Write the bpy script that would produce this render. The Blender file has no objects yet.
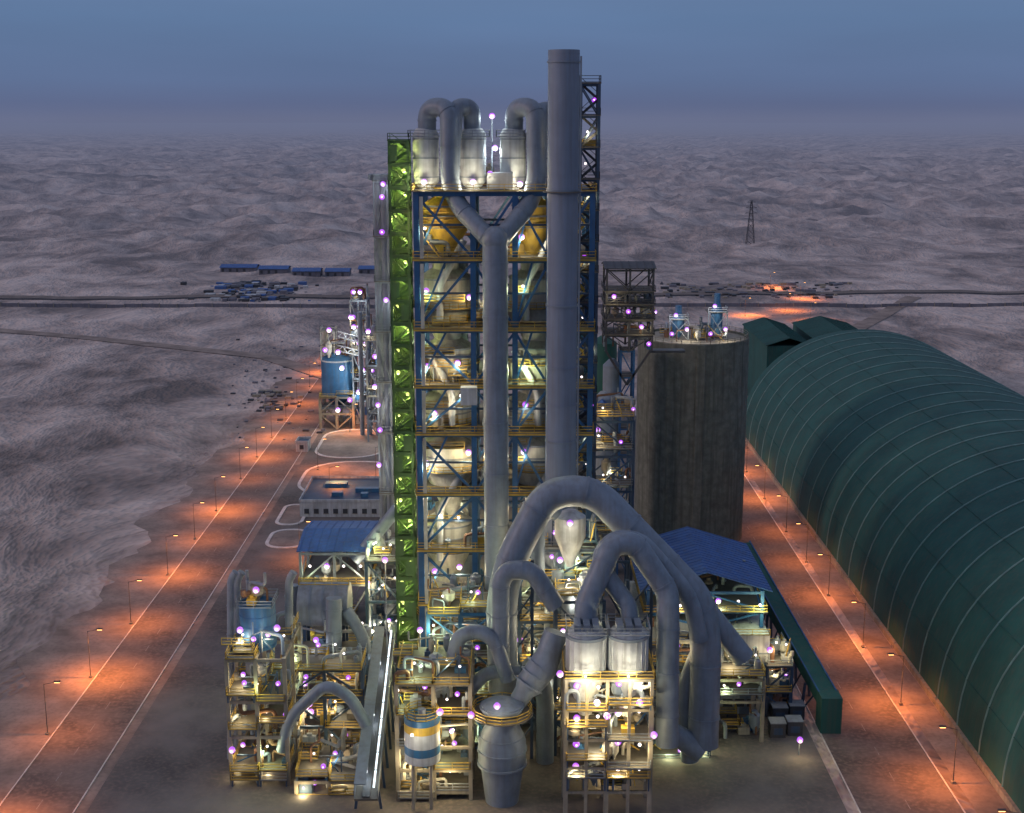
import bpy, math, random
from mathutils import Vector, noise
random.seed(7)
scene=bpy.context.scene
# ---------------------------------------------------------------- survey (camera geometry used to measure real positions in metres)
F=1330.0; P=math.radians(12.2); H=105.0; CX=512.0; CY=406.5
cp,sp=math.cos(P),math.sin(P)
def XZ(px,py,Y):
    t=(CY-py)/F
    dz=Y*(t*cp-sp)/(cp+t*sp)
    d=Y*cp-dz*sp
    return (px-CX)/F*d, H+dz
def V(px,py,Y):
    x,z=XZ(px,py,Y); return Vector((x,Y,z))
def ZZ(py,Y): return XZ(512,py,Y)[1]
def G(px,py,z=0.0):
    t=(CY-py)/F; k=(t*cp-sp)/(cp+t*sp); Y=(z-H)/k
    x,_=XZ(px,py,Y); return Vector((x,Y,z))
def R(npx,py,Y):   # length in metres of npx pixels
    return XZ(512+npx,py,Y)[0]
def terrain(x,y):
    dx=max(0,abs(x)-170); dy=max(0,y-520); d=math.hypot(dx,dy); f=min(1,max(0,d-60)/650)
    if 520<y<1100: f*=.35+.65*max(0,(y-1000)/100) if y>1000 else .35
    if f<=0 or y>9000: return 0.0
    if y>1100: f*=1+min(.7,(y-1100)/1500)
    q=Vector((x*.0045,y*.0032,0)); h=noise.noise(q)
    r1=1-abs(noise.noise(q*2.6+Vector((5,3,1))))*2.2; r2=1-abs(noise.noise(q*6.3+Vector((1,8,2))))*2.2
    r3=noise.noise(q*13+Vector((4,4,4)))
    return max(f*(h*8+max(0,r1)*8+max(-.3,r2)*5.5+r3*2.2-3.5),-4*f)
# ---------------------------------------------------------------- materials
M={}
def mat(name,col,rough=0.6,metal=0.0,var=0.2,scale=0.35,dirt=(0.10,0.08,0.065),dirtamt=0.35,bump=0):
    m=bpy.data.materials.new(name); m.use_nodes=True; nt=m.node_tree; N=nt.nodes; L=nt.links
    b=N['Principled BSDF']; b.inputs['Roughness'].default_value=rough; b.inputs['Metallic'].default_value=metal
    g=N.new('ShaderNodeNewGeometry')
    n1=N.new('ShaderNodeTexNoise'); n1.inputs['Scale'].default_value=scale; n1.inputs['Detail'].default_value=3; n1.inputs['Roughness'].default_value=0.65
    L.new(g.outputs['Position'],n1.inputs['Vector'])
    mp=N.new('ShaderNodeMapping'); mp.inputs['Scale'].default_value=(1.3,1.3,0.07); L.new(g.outputs['Position'],mp.inputs['Vector'])
    n2=N.new('ShaderNodeTexNoise'); n2.inputs['Scale'].default_value=1.0; n2.inputs['Detail'].default_value=2; L.new(mp.outputs[0],n2.inputs['Vector'])
    r1=N.new('ShaderNodeMapRange'); r1.inputs['From Min'].default_value=0.3; r1.inputs['From Max'].default_value=0.7
    r1.inputs['To Min'].default_value=1-var; r1.inputs['To Max'].default_value=1+var; L.new(n1.outputs['Fac'],r1.inputs['Value'])
    vm=N.new('ShaderNodeVectorMath'); vm.operation='SCALE'; vm.inputs[0].default_value=col[:3]; L.new(r1.outputs[0],vm.inputs['Scale'])
    r2=N.new('ShaderNodeMapRange'); r2.inputs['From Min'].default_value=0.45; r2.inputs['From Max'].default_value=0.75
    r2.inputs['To Max'].default_value=dirtamt; L.new(n2.outputs['Fac'],r2.inputs['Value'])
    mx=N.new('ShaderNodeMixRGB'); mx.inputs[2].default_value=(*dirt,1); L.new(r2.outputs[0],mx.inputs[0]); L.new(vm.outputs[0],mx.inputs[1])
    L.new(mx.outputs[0],b.inputs['Base Color'])
    M[name]=m; return m
mat('duct_steel',(0.180,0.222,0.270),0.5,0.0,var=.16,dirtamt=.3)
mat('stack_steel',(0.180,0.222,0.285),0.6,0.0,var=.12,scale=.15,dirtamt=.28)
mat('pipe_steel',(0.23,0.26,0.29),0.5,0.0,dirtamt=.4)
mat('cyclone_steel',(0.50,0.49,0.42),0.55,0.0,dirtamt=.45)
mat('white_cladding',(0.48,0.50,0.50),0.6,0.0,dirtamt=.45)
mat('blue_steel',(0.018,0.095,0.23),0.55,0.0,dirtamt=0.2)
mat('navy_steel',(0.03,0.065,0.12),0.6,0.0,dirtamt=0.35)
mat('blue_roof',(0.045,0.125,0.34),0.6,0.0,dirtamt=0.4)
mat('yellow_paint',(0.52,0.34,0.05),0.6,0.0,dirtamt=.45)
mat('grating',(0.13,0.12,0.10),0.7)
mat('concrete',(0.30,0.265,0.205),0.85,dirtamt=.5)
mat('silo_concrete',(0.140,0.152,0.125),0.95,0,var=0.28,scale=0.5,dirt=(0.070,0.075,0.06),dirtamt=0.8)
mat('green_sheet',(0.012,0.082,0.072),0.8,0,var=0.22,scale=.12,dirtamt=0.3)
mat('green_frame',(0.07,0.14,0.045),0.65,0)
mat('dark_steel',(0.045,0.05,0.06),0.6,0.1)
mat('rib_steel',(0.14,0.25,0.235),0.7,0)
mat('asphalt',(0.15,0.12,0.105),0.9,0,dirt=(0.26,0.20,0.16),scale=0.12,var=.4,dirtamt=0.7)
mat('kerb_paint',(0.65,0.6,0.56),0.8,dirtamt=.2)
mat('apron',(0.13,0.115,0.105),0.9,0,var=0.5,scale=0.06,dirt=(0.22,0.17,0.14),dirtamt=0.6)
mat('sandy_verge',(0.27,0.21,0.175),0.95,0,var=0.4,scale=0.1)
mat('tank_blue',(0.035,0.13,0.25),0.5,0,dirtamt=.4)
mat('rust',(0.16,0.08,0.045),0.8,0)
mat('marking',(0.3,0.28,0.26),0.8,dirtamt=.8)
mat('far_grey',(0.16,0.16,0.19),0.9)  # bluish grey, distance haze put into the base colour
def emis(name,col,s):
    m=bpy.data.materials.new(name); m.use_nodes=True; nt=m.node_tree
    b=nt.nodes['Principled BSDF']; b.inputs['Base Color'].default_value=(0.3,0.3,0.3,1)
    b.inputs['Emission Color'].default_value=(*col,1); b.inputs['Emission Strength'].default_value=s
    try: m.cycles.emission_sampling='NONE'
    except Exception: pass
    M[name]=m
emis('lamp_glass',(1,0.86,0.85),3.0)
emis('halo_violet',(0.42,0.04,0.80),1.25)  # emissive violet for the lens fringe around lamps, not a lamp itself
emis('lamp_orange',(1,0.42,0.12),5.0)
emis('lamp_green',(0.75,0.85,0.2),1.6)
emis('tube_white',(0.8,0.92,1.0),1.6)
# ---------------------------------------------------------------- geometry
class Part:
    def __init__(s): s.v=[]; s.f=[]
    def quad(s,*pts):
        n=len(s.v); s.v+= [Vector(p) for p in pts]; s.f.append(tuple(range(n,n+len(pts))))
    def box(s,x0,x1,y0,y1,z0,z1):
        n=len(s.v)
        s.v+=[Vector(p) for p in ((x0,y0,z0),(x1,y0,z0),(x1,y1,z0),(x0,y1,z0),(x0,y0,z1),(x1,y0,z1),(x1,y1,z1),(x0,y1,z1))]
        for q in ((0,3,2,1),(4,5,6,7),(0,1,5,4),(1,2,6,5),(2,3,7,6),(3,0,4,7)): s.f.append(tuple(n+i for i in q))
    def beam(s,a,b,w,h=None):
        h=h or w; a=Vector(a); b=Vector(b); d=b-a
        if d.length<1e-4: return
        d.normalize(); up=Vector((0,0,1)) if abs(d.z)<0.95 else Vector((0,1,0))
        sx=d.cross(up).normalized()*w/2; sz=sx.cross(d).normalized()*h/2
        n=len(s.v)
        for p in (a,b):
            s.v+=[p-sx-sz,p+sx-sz,p+sx+sz,p-sx+sz]
        for q in ((0,3,2,1),(4,5,6,7),(0,1,5,4),(1,2,6,5),(2,3,7,6),(3,0,4,7)): s.f.append(tuple(n+i for i in q))
    def lathe(s,x,y,prof,seg=28,cap=True):
        n=len(s.v)
        for r,z in prof:
            for i in range(seg):
                a=2*math.pi*i/seg; s.v.append(Vector((x+r*math.cos(a),y+r*math.sin(a),z)))
        for j in range(len(prof)-1):
            for i in range(seg):
                k=(i+1)%seg; s.f.append((n+j*seg+i,n+j*seg+k,n+(j+1)*seg+k,n+(j+1)*seg+i))
        if cap:
            s.f.append(tuple(n+i for i in reversed(range(seg))))
            m=n+(len(prof)-1)*seg; s.f.append(tuple(m+i for i in range(seg)))
    def cyl(s,x,y,z0,z1,r0,r1=None,seg=24): s.lathe(x,y,[(r0,z0),(r1 if r1 is not None else r0,z1)],seg)
    def tube(s,path,rad,seg=20,cap=True):
        n=len(s.v); m=len(path); up=None
        for j,p in enumerate(path):
            t=(path[min(j+1,m-1)]-path[max(j-1,0)]).normalized()
            if up is None:
                a=Vector((0,1,0)) if abs(t.y)<0.9 else Vector((1,0,0)); up=(a-t*a.dot(t)).normalized()
            else: up=(up-t*up.dot(t)).normalized()
            sd=t.cross(up); r=rad[j] if isinstance(rad,list) else rad
            for i in range(seg):
                a=2*math.pi*i/seg; s.v.append(p+up*math.cos(a)*r+sd*math.sin(a)*r)
        for j in range(m-1):
            for i in range(seg):
                k=(i+1)%seg; s.f.append((n+j*seg+i,n+(j+1)*seg+i,n+(j+1)*seg+k,n+j*seg+k))
        if cap:
            s.f.append(tuple(n+i for i in range(seg))); q=n+(m-1)*seg; s.f.append(tuple(q+i for i in reversed(range(seg))))
    def pipe(s,pts,r,bend=None,seg=20,flange=0,fw=0.35):
        pts=[Vector(p) for p in pts]; bend=bend or r*3; out=[pts[0]]
        for i in range(1,len(pts)-1):
            a,b,c=pts[i-1],pts[i],pts[i+1]
            l=min(bend,(a-b).length*0.48,(c-b).length*0.48)
            if l<1e-3: continue
            p0=b+(a-b).normalized()*l; p2=b+(c-b).normalized()*l
            for k in range(9):
                t=k/8; out.append(p0*(1-t)**2+b*2*t*(1-t)+p2*t*t)
        out.append(pts[-1]); s.tube(out,r,seg)
        if flange:
            acc=flange*0.5
            for i in range(len(out)-1):
                a,b=out[i],out[i+1]; L=(b-a).length; d=(b-a)/max(L,1e-5)
                while acc<L:
                    c=a+d*acc; s.tube([c-d*fw/2,c+d*fw/2],r*1.04+0.04,seg); acc+=flange
                acc-=L
    def rail(s,pts,z,h=1.15,w=0.10,step=2.4,closed=False):
        pts=[Vector((p[0],p[1],z)) for p in pts]
        if closed: pts=pts+[pts[0]]
        for a,b in zip(pts[:-1],pts[1:]):
            L=(b-a).length; n=max(1,int(L/step)); u=Vector((0,0,1))
            for k in (h,h*0.55): s.beam(a+u*k,b+u*k,w)
            s.beam(a+u*0.1,b+u*0.1,0.05,0.16)
            for i in range(n+1):
                q=a+(b-a)*i/n; s.beam(q,q+u*h,w)
    def ball(s,c,r,seg=8):
        c=Vector(c); prof=[(max(0.02,r*math.sin(math.pi*k/6)),c.z-r*math.cos(math.pi*k/6)) for k in range(7)]
        s.lathe(c.x,c.y,prof,seg)
ALL=[]
class Obj:
    def __init__(s,name): s.name=name; s.parts={}; s.lights=[]; ALL.append(s)
    def p(s,name,m):
        k=(name,m)
        if k not in s.parts: s.parts[k]=Part()
        return s.parts[k]
    def lamp(s,c,W=800,col=(1,0.86,0.6),violet=True,soft=0.5,vis=True,size=0.26):
        c=Vector(c)
        if vis:
            if violet:
                s.p('lamp_halos','halo_violet').ball(c,size*2.1)  # added glowing ball imitates the violet halo; no solid shade here
                s.p('lamp_lenses','lamp_glass').ball(c+Vector((0,-size*1.75,0)),size*.6)
            else: s.p('lamp_lenses','lamp_glass').ball(c,size)
        if W>0: s.lights.append((c+Vector((0,-1.3,-0.5)),W,col,soft))
    def build(s):
        vs=[v for p in s.parts.values() for v in p.v]
        if not vs: return
        mn=Vector((min(v.x for v in vs),min(v.y for v in vs),min(v.z for v in vs))); mxx=Vector((max(v.x for v in vs),max(v.y for v in vs),0))
        o=Vector(((mn.x+mxx.x)/2,(mn.y+mxx.y)/2,mn.z))
        e=bpy.data.objects.new(s.name,None); e.location=o; scene.collection.objects.link(e); e.empty_display_size=1
        for (nm,m),p in s.parts.items():
            if not p.v: continue
            me=bpy.data.meshes.new(nm); me.from_pydata([v-o for v in p.v],[],p.f); me.materials.append(M[m]); me.update()
            me.polygons.foreach_set('use_smooth',[True]*len(me.polygons))
            me.set_sharp_from_angle(angle=math.radians(32))
            ob=bpy.data.objects.new(nm,me); ob.parent=e; scene.collection.objects.link(ob)
        for i,(c,W,col,soft) in enumerate(s.lights):
            spot=(col==ORG)
            l=bpy.data.lights.new('lamp_light','SPOT' if spot else 'POINT'); l.energy=W; l.color=col; l.shadow_soft_size=soft
            if spot: l.spot_size=math.radians(150); l.spot_blend=1.0
            ob=bpy.data.objects.new('lamp_light_%d'%i,l); ob.location=c-o; ob.parent=e; scene.collection.objects.link(ob)
WARM=(1,0.79,0.42); COOL=(0.85,0.95,1.0); GRN=(0.85,1.0,0.55); ORG=(1,0.27,0.05); CREAM=(1,.89,.64)
def frame(o,xs,ys,zs,cw=0.8,bw=0.5,cm='blue_steel',rm='yellow_paint',dm='grating',brace=True,decks=None,bracebays=None,over=1.0,irregular=False):
    c=o.p('columns',cm)
    for x in xs:
        for y in ys: c.box(x-cw/2,x+cw/2,y-cw/2,y+cw/2,zs[0],zs[-1])
    b=o.p('beams',cm)
    for li,z in enumerate(zs[1:]):
        for y in ys: b.box(xs[0]-cw*.4,xs[-1]+cw*.4,y-bw*.3,y+bw*.3,z-bw-0.16,z-0.16)
        for x in xs: b.box(x-bw*.28,x+bw*.28,ys[0],ys[-1],z-bw-0.14,z-0.17)
        if decks is None or li in decks:
            if not irregular:
                o.p('decks',dm).box(xs[0]-over,xs[-1]+over,ys[0]-over,ys[-1]+over,z-0.13,z)
                o.p('railings',rm).rail([(xs[0]-over+.1,ys[-1]+over-.1),(xs[0]-over+.1,ys[0]-over+.1),(xs[-1]+over-.1,ys[0]-over+.1),(xs[-1]+over-.1,ys[-1]+over-.1)],z)
            else:
                for bi in range(len(xs)-1):
                    for bj in range(len(ys)-1):
                        if random.random()<.18: continue
                        dz=random.choice([0,0,1.3,-1.1,2.2]) if li<len(zs)-2 else random.choice([0,0,.9])
                        fr=random.uniform(.1,1.3)
                        xa,xb,ya,yb=xs[bi]+.03,xs[bi+1]-.03,ys[bj]-(fr if bj==0 else -.03),ys[bj+1]-.03
                        o.p('decks',dm).box(xa,xb,ya,yb,z+dz-.13,z+dz)
                        o.p('railings',random.choice([rm,rm,'pipe_steel'])).rail([(xa,yb),(xa,ya),(xb,ya),(xb,yb)],z+dz)
                        if dz>0:
                            for q in ((xa+.2,ya+.2),(xb-.2,ya+.2)): o.p('posts','navy_steel').beam((*q,z),(*q,z+dz-.14),.2)
    if brace:
        br=o.p('braces',cm)
        for li in range(len(zs)-1):
            z0,z1=zs[li],zs[li+1]
            for bi in range(len(xs)-1):
                if bracebays and bi not in bracebays: continue
                a,b2=xs[bi],xs[bi+1]
                for y in (ys[0],ys[-1]):
                    if (li+bi)%2: br.beam((a,y,z0),(b2,y,z1-bw),bw*.6)
                    else: br.beam((b2,y,z0),(a,y,z1-bw),bw*.6)
            for bi in range(len(ys)-1):
                for x in (xs[0],xs[-1]):
                    a,b2=(ys[bi],ys[bi+1]) if (li+bi)%2 else (ys[bi+1],ys[bi])
                    br.beam((x,a,z0),(x,b2,z1-bw),bw*.6)
def clutter(o,x0,x1,y0,y1,z,n,hmax=4):
    for _ in range(n):
        x=random.uniform(x0,x1); y=random.uniform(y0,y1); k=random.random(); h=random.uniform(1.2,hmax)
        if k<0.20:
            r=random.uniform(0.4,1.2); m=random.choice(['cyclone_steel','pipe_steel','duct_steel','pipe_steel','concrete'])
            o.p('vessels',m).lathe(x,y,[(r*.25,z),(r*.3,z+h*.15),(r,z+h*.45),(r,z+h*.9),(r*.5,z+h),(r*.5,z+h*1.1)],14)
        elif k<0.36:
            w=random.uniform(.4,1.3); d=random.uniform(.4,1.0); hh=h*.55
            q=o.p('cabinets',random.choice(['white_cladding','pipe_steel','rust','tank_blue','concrete','navy_steel','yellow_paint'])); q.box(x-w,x+w,y-d,y+d,z+.02,z+hh)
            q.box(x-w*.4,x+w*.4,y-d*.4,y+d*.4,z+hh,z+hh+.5)
        elif k<0.75:
            r=random.uniform(.12,.42); x2=x+random.uniform(-6,6); x2=min(max(x2,x0),x1); y2=min(max(y+random.uniform(-4,4),y0),y1); zz=z+h
            o.p('pipework',random.choice(['pipe_steel','cyclone_steel','rust','duct_steel'])).pipe([(x,y,z),(x,y,zz),(x2,y2,zz),(x2,y2,z+h*random.choice([0,1.6]))],r,seg=8)
        elif k<.88:
            x2=min(max(x+random.uniform(-5,5),x0),x1); o.p('ladders_and_struts',random.choice(['navy_steel','yellow_paint','blue_steel'])).beam((x,y,z),(x2,y,z+h*1.2),.18)
            o.p('ladders_and_struts','navy_steel').beam((x,y,z+h),(x2,y,z+h),.2); o.p('ladders_and_struts','navy_steel').beam((x2,y,z),(x2,y,z+h*1.2),.2)
        else:
            o.p('platform_rails','yellow_paint').rail([(x-1.5,y),(x+1.5,y),(x+1.5,y+2)],z+h*.4)
            o.p('small_platforms','grating').box(x-1.6,x+1.6,y-.1,y+2.1,z+h*.4-.15,z+h*.4)
            o.p('legs','navy_steel').beam((x,y+1,z),(x,y+1,z+h*.4),.2)
def stairs(part,x0,x1,y0,y1,za,zb,w=.25):
    zm=(za+zb)/2
    for y,(p,q) in ((y0,((x0,za),(x1,zm))),(y1,((x1,zm),(x0,zb)))):
        for dy in (0,0.9): part.beam((p[0],y+dy,p[1]),(q[0],y+dy,q[1]),w*.6,w*1.6)
        part.beam((p[0],y,p[1]+1.0),(q[0],y,q[1]+1.0),.1)
        for i in range(10):
            t=(i+.5)/10; xx=p[0]+(q[0]-p[0])*t; zz=p[1]+(q[1]-p[1])*t
            part.box(xx-.18,xx+.18,y,y+.9,zz-.04,zz+.04)
# ================================================================= PREHEATER TOWER
T=Obj('preheater_tower')
xs=[XZ(px,400,226)[0] for px in (419,474,515,548,590)]; ys=[226,238,250]
lev=(655,602,548,492,432,385,328,258,191)
zs=[0]+[ZZ(py,226) for py in lev]
frame(T,xs,ys,zs,cw=.95,bw=0.7,bracebays=(0,1,2,3),over=.8)
for li,z in enumerate(zs[1:-1]):
    zn=zs[li+2]; zmid=(z+zn)/2
    for b0 in (0,2):
        T.p('braces','blue_steel').beam((xs[b0],226,z),((xs[b0]+xs[b0+1])/2,226,zn-.8),.35)
    T.p('beams','navy_steel').box(xs[0],xs[-1],225.8,226.2,zmid-.2,zmid+.15)
    T.p('beams','navy_steel').box(xs[0],xs[-1],237.8,238.2,zmid-.2,zmid+.15)
    T.p('fascia_beams','yellow_paint').box(xs[0]-.7,xs[-1]+.7,225.12,225.18,z-.45,z-.14)
    for q in (2.2,5.1): T.p('secondary_columns','navy_steel').box(xs[0]+q*2-.15,xs[0]+q*2+.15,232,232.3,z,zn-.9)
    T.p('cable_tray','cyclone_steel').box(xs[0]+.6,xs[0]+1.2,225.2,225.35,z,zn-.9)
    clutter(T,xs[0]+1,xs[2],226.6,231,z,8,4); clutter(T,xs[0]+1,xs[-1]-1,232,249,z,14,6)
    for b0,b1 in ((0,1),(2,3)):
        for rep in range(2):
            if random.random()<.7:
                q=zmid+random.uniform(-2.5,2.5); xa_,xb_=xs[b0]+.6,xs[b1]-.6+random.uniform(-4,0); yy=226.6+rep*3
                T.p('access_platforms','grating').box(xa_,xb_,yy,yy+2,q-.12,q); T.p('railings','yellow_paint').rail([(xa_,yy+.1),(xb_,yy+.1)],q)
    stairs(T.p('stairs','yellow_paint'),xs[3]+1,xs[4]-1,228,230,z,zn)
    nxt=zn-z
    for px,yy,w in ((432,227.2,620),(464,227.2,560),(528,227.2,620),(446,243,1700),(536,242,1300)):
        x=XZ(px,400,yy)[0]+random.uniform(-1.2,1.2)
        T.lamp((x,yy,z+nxt*random.uniform(.3,.75)),w*2.2*random.uniform(.5,1.4),random.choice([WARM,WARM,CREAM,CREAM,GRN]),violet=random.random()<.5)
def cyclone(o,px,Y,rpx,yt,yb,yc,m='cyclone_steel',outlet=True):
    x,_=XZ(px,(yt+yb)/2,Y); r=R(rpx,yt,Y); zt,zb,zc=ZZ(yt,Y),ZZ(yb,Y),ZZ(yc,Y)
    o.p('cyclone_shells',m).lathe(x,Y,[(r*.22,zc-1.5),(r*.22,zc),(r,zb),(r,zt),(r*.55,zt+r*.28)]+([(r*.5,zt+r*.28),(r*.5,zt+r*.7)] if outlet else []),32)
    for z in (zb,(zb+zt)/2,zt-.2): o.p('cyclone_bands','pipe_steel').cyl(x,Y,z-.15,z+.15,r*1.03,seg=32)
    for i in range(11):
        a=math.pi*(1+i/11); a2=math.pi*(1+(i+1)/11)
        o.p('cyclone_platform_rails','yellow_paint').rail([(x+(r+1)*math.cos(a),Y+(r+1)*math.sin(a)),(x+(r+1)*math.cos(a2),Y+(r+1)*math.sin(a2))],zb+.1,step=3)
    o.p('cyclone_platforms','grating').lathe(x,Y,[(r*1.02,zb),(r+1.1,zb),(r+1.1,zb+.1),(r*1.02,zb+.1)],32,False)
for px,r in ((446,25),(532,21)):
    cyclone(T,px,234,r-1,204,226,256,'yellow_paint')  # yellow puts the lamplight on these upper shells into their colour
    cyclone(T,px,235,r+2,276,306,350)
    cyclone(T,px+3,233,r,345,362,402)
    cyclone(T,px,235,r+2,398,420,440)
    cyclone(T,px+4,233,r+3,440,466,512)
    cyclone(T,px+2,235,r,520,545,585)
    cyclone(T,px,234,r,590,610,650)
    T.p('riser_ducts','duct_steel').pipe([V(px+22,620,241),V(px+22,400,241),V(px+14,350,240),V(px+14,250,240)],1.5,flange=8)
    for ya,yb_,yc_ in ((350,392,425),(470,508,560),(240,285,320)):
        s=1 if ya==350 else -1
        T.p('chutes','white_cladding').pipe([V(px-18*s,ya,228.5),V(px+6*s,yb_,228.5),V(px+6*s,yc_,228.5)],.6)
for px,Yc in ((426,233),(473,233),(513,233),(541,233)):
    x=XZ(px,160,Yc)[0]; r=R(13,160,Yc); z0,z1=ZZ(189,Yc),ZZ(134,Yc)
    T.p('top_cyclones','white_cladding').lathe(x,Yc,[(r*.5,z0+.02),(r*.95,z0+1.2),(r,z0+2),(r,z1),(r*.75,z1+.9),(r*.62,z1+1)],32)
    for k in range(3): T.p('cyclone_bands','pipe_steel').cyl(x,Yc,z0+2+k*3.2,z0+2.2+k*3.2,r*1.03,seg=32)
    T.p('railings','pipe_steel').rail([(x-r-.6,Yc-r-.6),(x+r+.6,Yc-r-.6),(x+r+.6,Yc+r+.6),(x-r-.6,Yc+r+.6)],z1-.5,closed=True)
rd=R(9.2,150,230)
D=T.p('downcomer_duct','duct_steel')
D.pipe([V(427,138,233),V(427,107,232.5),V(449,107,230),V(450,197,228),V(493,243,222)],rd,bend=4.5,flange=6,fw=.2)
D.pipe([V(472,138,233),V(472,107,232.5),V(455,107,231),V(452,150,229.5),V(450,190,228.3)],rd*.95,bend=4.2)
D.pipe([V(514,138,233),V(514,107,232.5),V(535,107,230),V(537,195,228),V(497,243,222)],rd,bend=4.5,flange=6,fw=.2)
D.pipe([V(552,138,233),V(552,110,232.5),V(540,110,231),V(538,150,229.5),V(537,190,228.3)],rd*.9,bend=4)
D.pipe([V(495,236,222),V(495,250,222),V(497,600,219.5)],R(12.5,350,222),flange=9,fw=.4)
D.ball(V(495,240,222),R(14,240,222),20)
x,z=XZ(500,188,230); T.p('roof_equipment','white_cladding').box(x-2.2,x+2.2,228,232,z,z+2.6)
T.p('lamp_mast','pipe_steel').cyl(XZ(492,150,236)[0],236,zs[-1],ZZ(112,236),.15,seg=8)
for px,py,w in ((492,116,400),(495,148,900),(490,174,1100),(424,182,1200),(450,185,700),(473,182,1500),(520,184,1500),(538,186,500)):
    T.lamp(V(px,py,229.5 if py>170 else 235),w,CREAM if py>170 else COOL)
clutter(T,xs[0],xs[-2],240,249,zs[-1],9,4)
x,z=XZ(469,395,224); T.p('analyser_cabin','white_cladding').box(x-1.4,x+1.4,222.6,224.8,z-1.5,z+1.5)
# ================================================================= STACK
S=Obj('exhaust_stack'); Ys=218
xs0=XZ(562,300,Ys)[0]; r=R(15.8,100,Ys); zt=ZZ(50,Ys)
S.p('shell','stack_steel').lathe(xs0,Ys,[(r*1.08,0),(r*1.04,40),(r,70),(r,zt),(r*.93,zt),(r*.93,zt-1.5)],48)
k=8
while k<zt: S.p('shell_joints','stack_steel').cyl(xs0,Ys,k-.05,k+.05,r*1.09 if k<40 else (r*1.05 if k<70 else r*1.008),seg=48); k+=6.3
S.p('stack_mouth','dark_steel').cyl(xs0,Ys,zt-1.4,zt-1.3,r*.9,seg=40)
for py in (190,305,440,62):
    z=ZZ(py,Ys); S.p('stiffener_rings','duct_steel').cyl(xs0,Ys,z-.15,z+.15,r*1.07,seg=48)
z=ZZ(192,Ys)
S.p('ladder','pipe_steel').beam((xs0+r*1.1,Ys-1.6,20),(xs0+r*1.05,Ys-1.6,zt-1),.3,.12)
S.p('work_platform','grating').lathe(xs0,Ys,[(r*1.1,z),(r*1.3,z),(r*1.3,z+.15),(r*1.1,z+.15)],40)
# ================================================================= LIFT / STAIR TOWER right
E=Obj('lattice_stair_tower')
xa,xb=XZ(580,130,231)[0],XZ(598,130,231)[0]
zt=ZZ(83,231); zm=ZZ(190,231); n=int(zt/5.2); zz=[zt*i/n for i in range(n+1)]
frame(E,[xa,xb],[229,233.5],zz,cw=.5,bw=.35,cm='navy_steel',rm='dark_steel',over=.35)
for i in range(n): stairs(E.p('stair_flights','dark_steel'),xa,xb,229.6,231.5,zz[i],zz[i+1])
for i in range(n-1,0,-1):
    up_=zz[i]>zm-20
    E.lamp(((xa+xb)/2+random.uniform(-1,1),230,zz[i]+2.5),(520 if i%2 else 0) if up_ else (160 if i%3==0 else 0),WARM,violet=i%5==0,size=.2)
    if up_ and i%2: E.p('landing_plates','yellow_paint').box(xa+.3,xb-.3,231.6,233,zz[i]+.02,zz[i]+1.2)
# ================================================================= GREEN TOWER left
Gt=Obj('green_lift_tower')
xa,xb=XZ(393,300,232)[0],XZ(411,300,232)[0]; zt=ZZ(140,232); n=26; zz=[zt*i/n for i in range(n+1)]
frame(Gt,[xa,xb],[230,234],zz,cw=.45,bw=.4,cm='green_frame',rm='green_frame',dm='green_frame',over=.3)
for i in range(n):
    stairs(Gt.p('stair_flights','green_frame'),xa+.2,xb-.2,230.5,232.4,zz[i],zz[i+1])
    if random.random()<.4: Gt.p('side_panels','green_frame').box(xa+.2 if i%2 else (xa+xb)/2,(xa+xb)/2-.2 if i%2 else xb-.2,229.65,229.69,zz[i]+.4,zz[i+1]-.7)
    Gt.p('back_panels','green_frame').box(xa,xb,234.35,234.4,zz[i],zz[i+1]-.02)
    c=Vector(((xa+xb)/2+random.choice([-.8,.8]),230.9,zz[i+1]-1.2))
    Gt.p('bulkhead_lamps','lamp_green').ball(c,random.uniform(.15,.38))
    Gt.lights.append((c+Vector((0,-.1,-.5)),random.uniform(200,900),(0.9,.95,0.3),.3))
K=Obj('bucket_elevator')
for px,r_ in ((380,.9),(387,1.1)):
    x=XZ(px,300,262)[0]; K.p('casings','pipe_steel').cyl(x,262,0,ZZ(180,262),r_,seg=14)
xa,xb=XZ(377,300,262)[0],XZ(390,300,262)[0]
frame(K,[xa,xb],[260,264],[0]+[ZZ(y,262) for y in (560,490,430,380,330,280,235,180)],cw=.3,bw=.3,cm='pipe_steel',rm='pipe_steel',over=.3)
K.p('head_house','pipe_steel').box(xa-1,xb+1,260,264,ZZ(180,262)+.05,ZZ(174,262))
for i,(px,py) in enumerate(((383,184),(382,197),(378,405),(380,430),(379,465),(382,232),(386,300))): K.lamp(V(px,py,259),220 if i%2==0 else 0,COOL)
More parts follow.
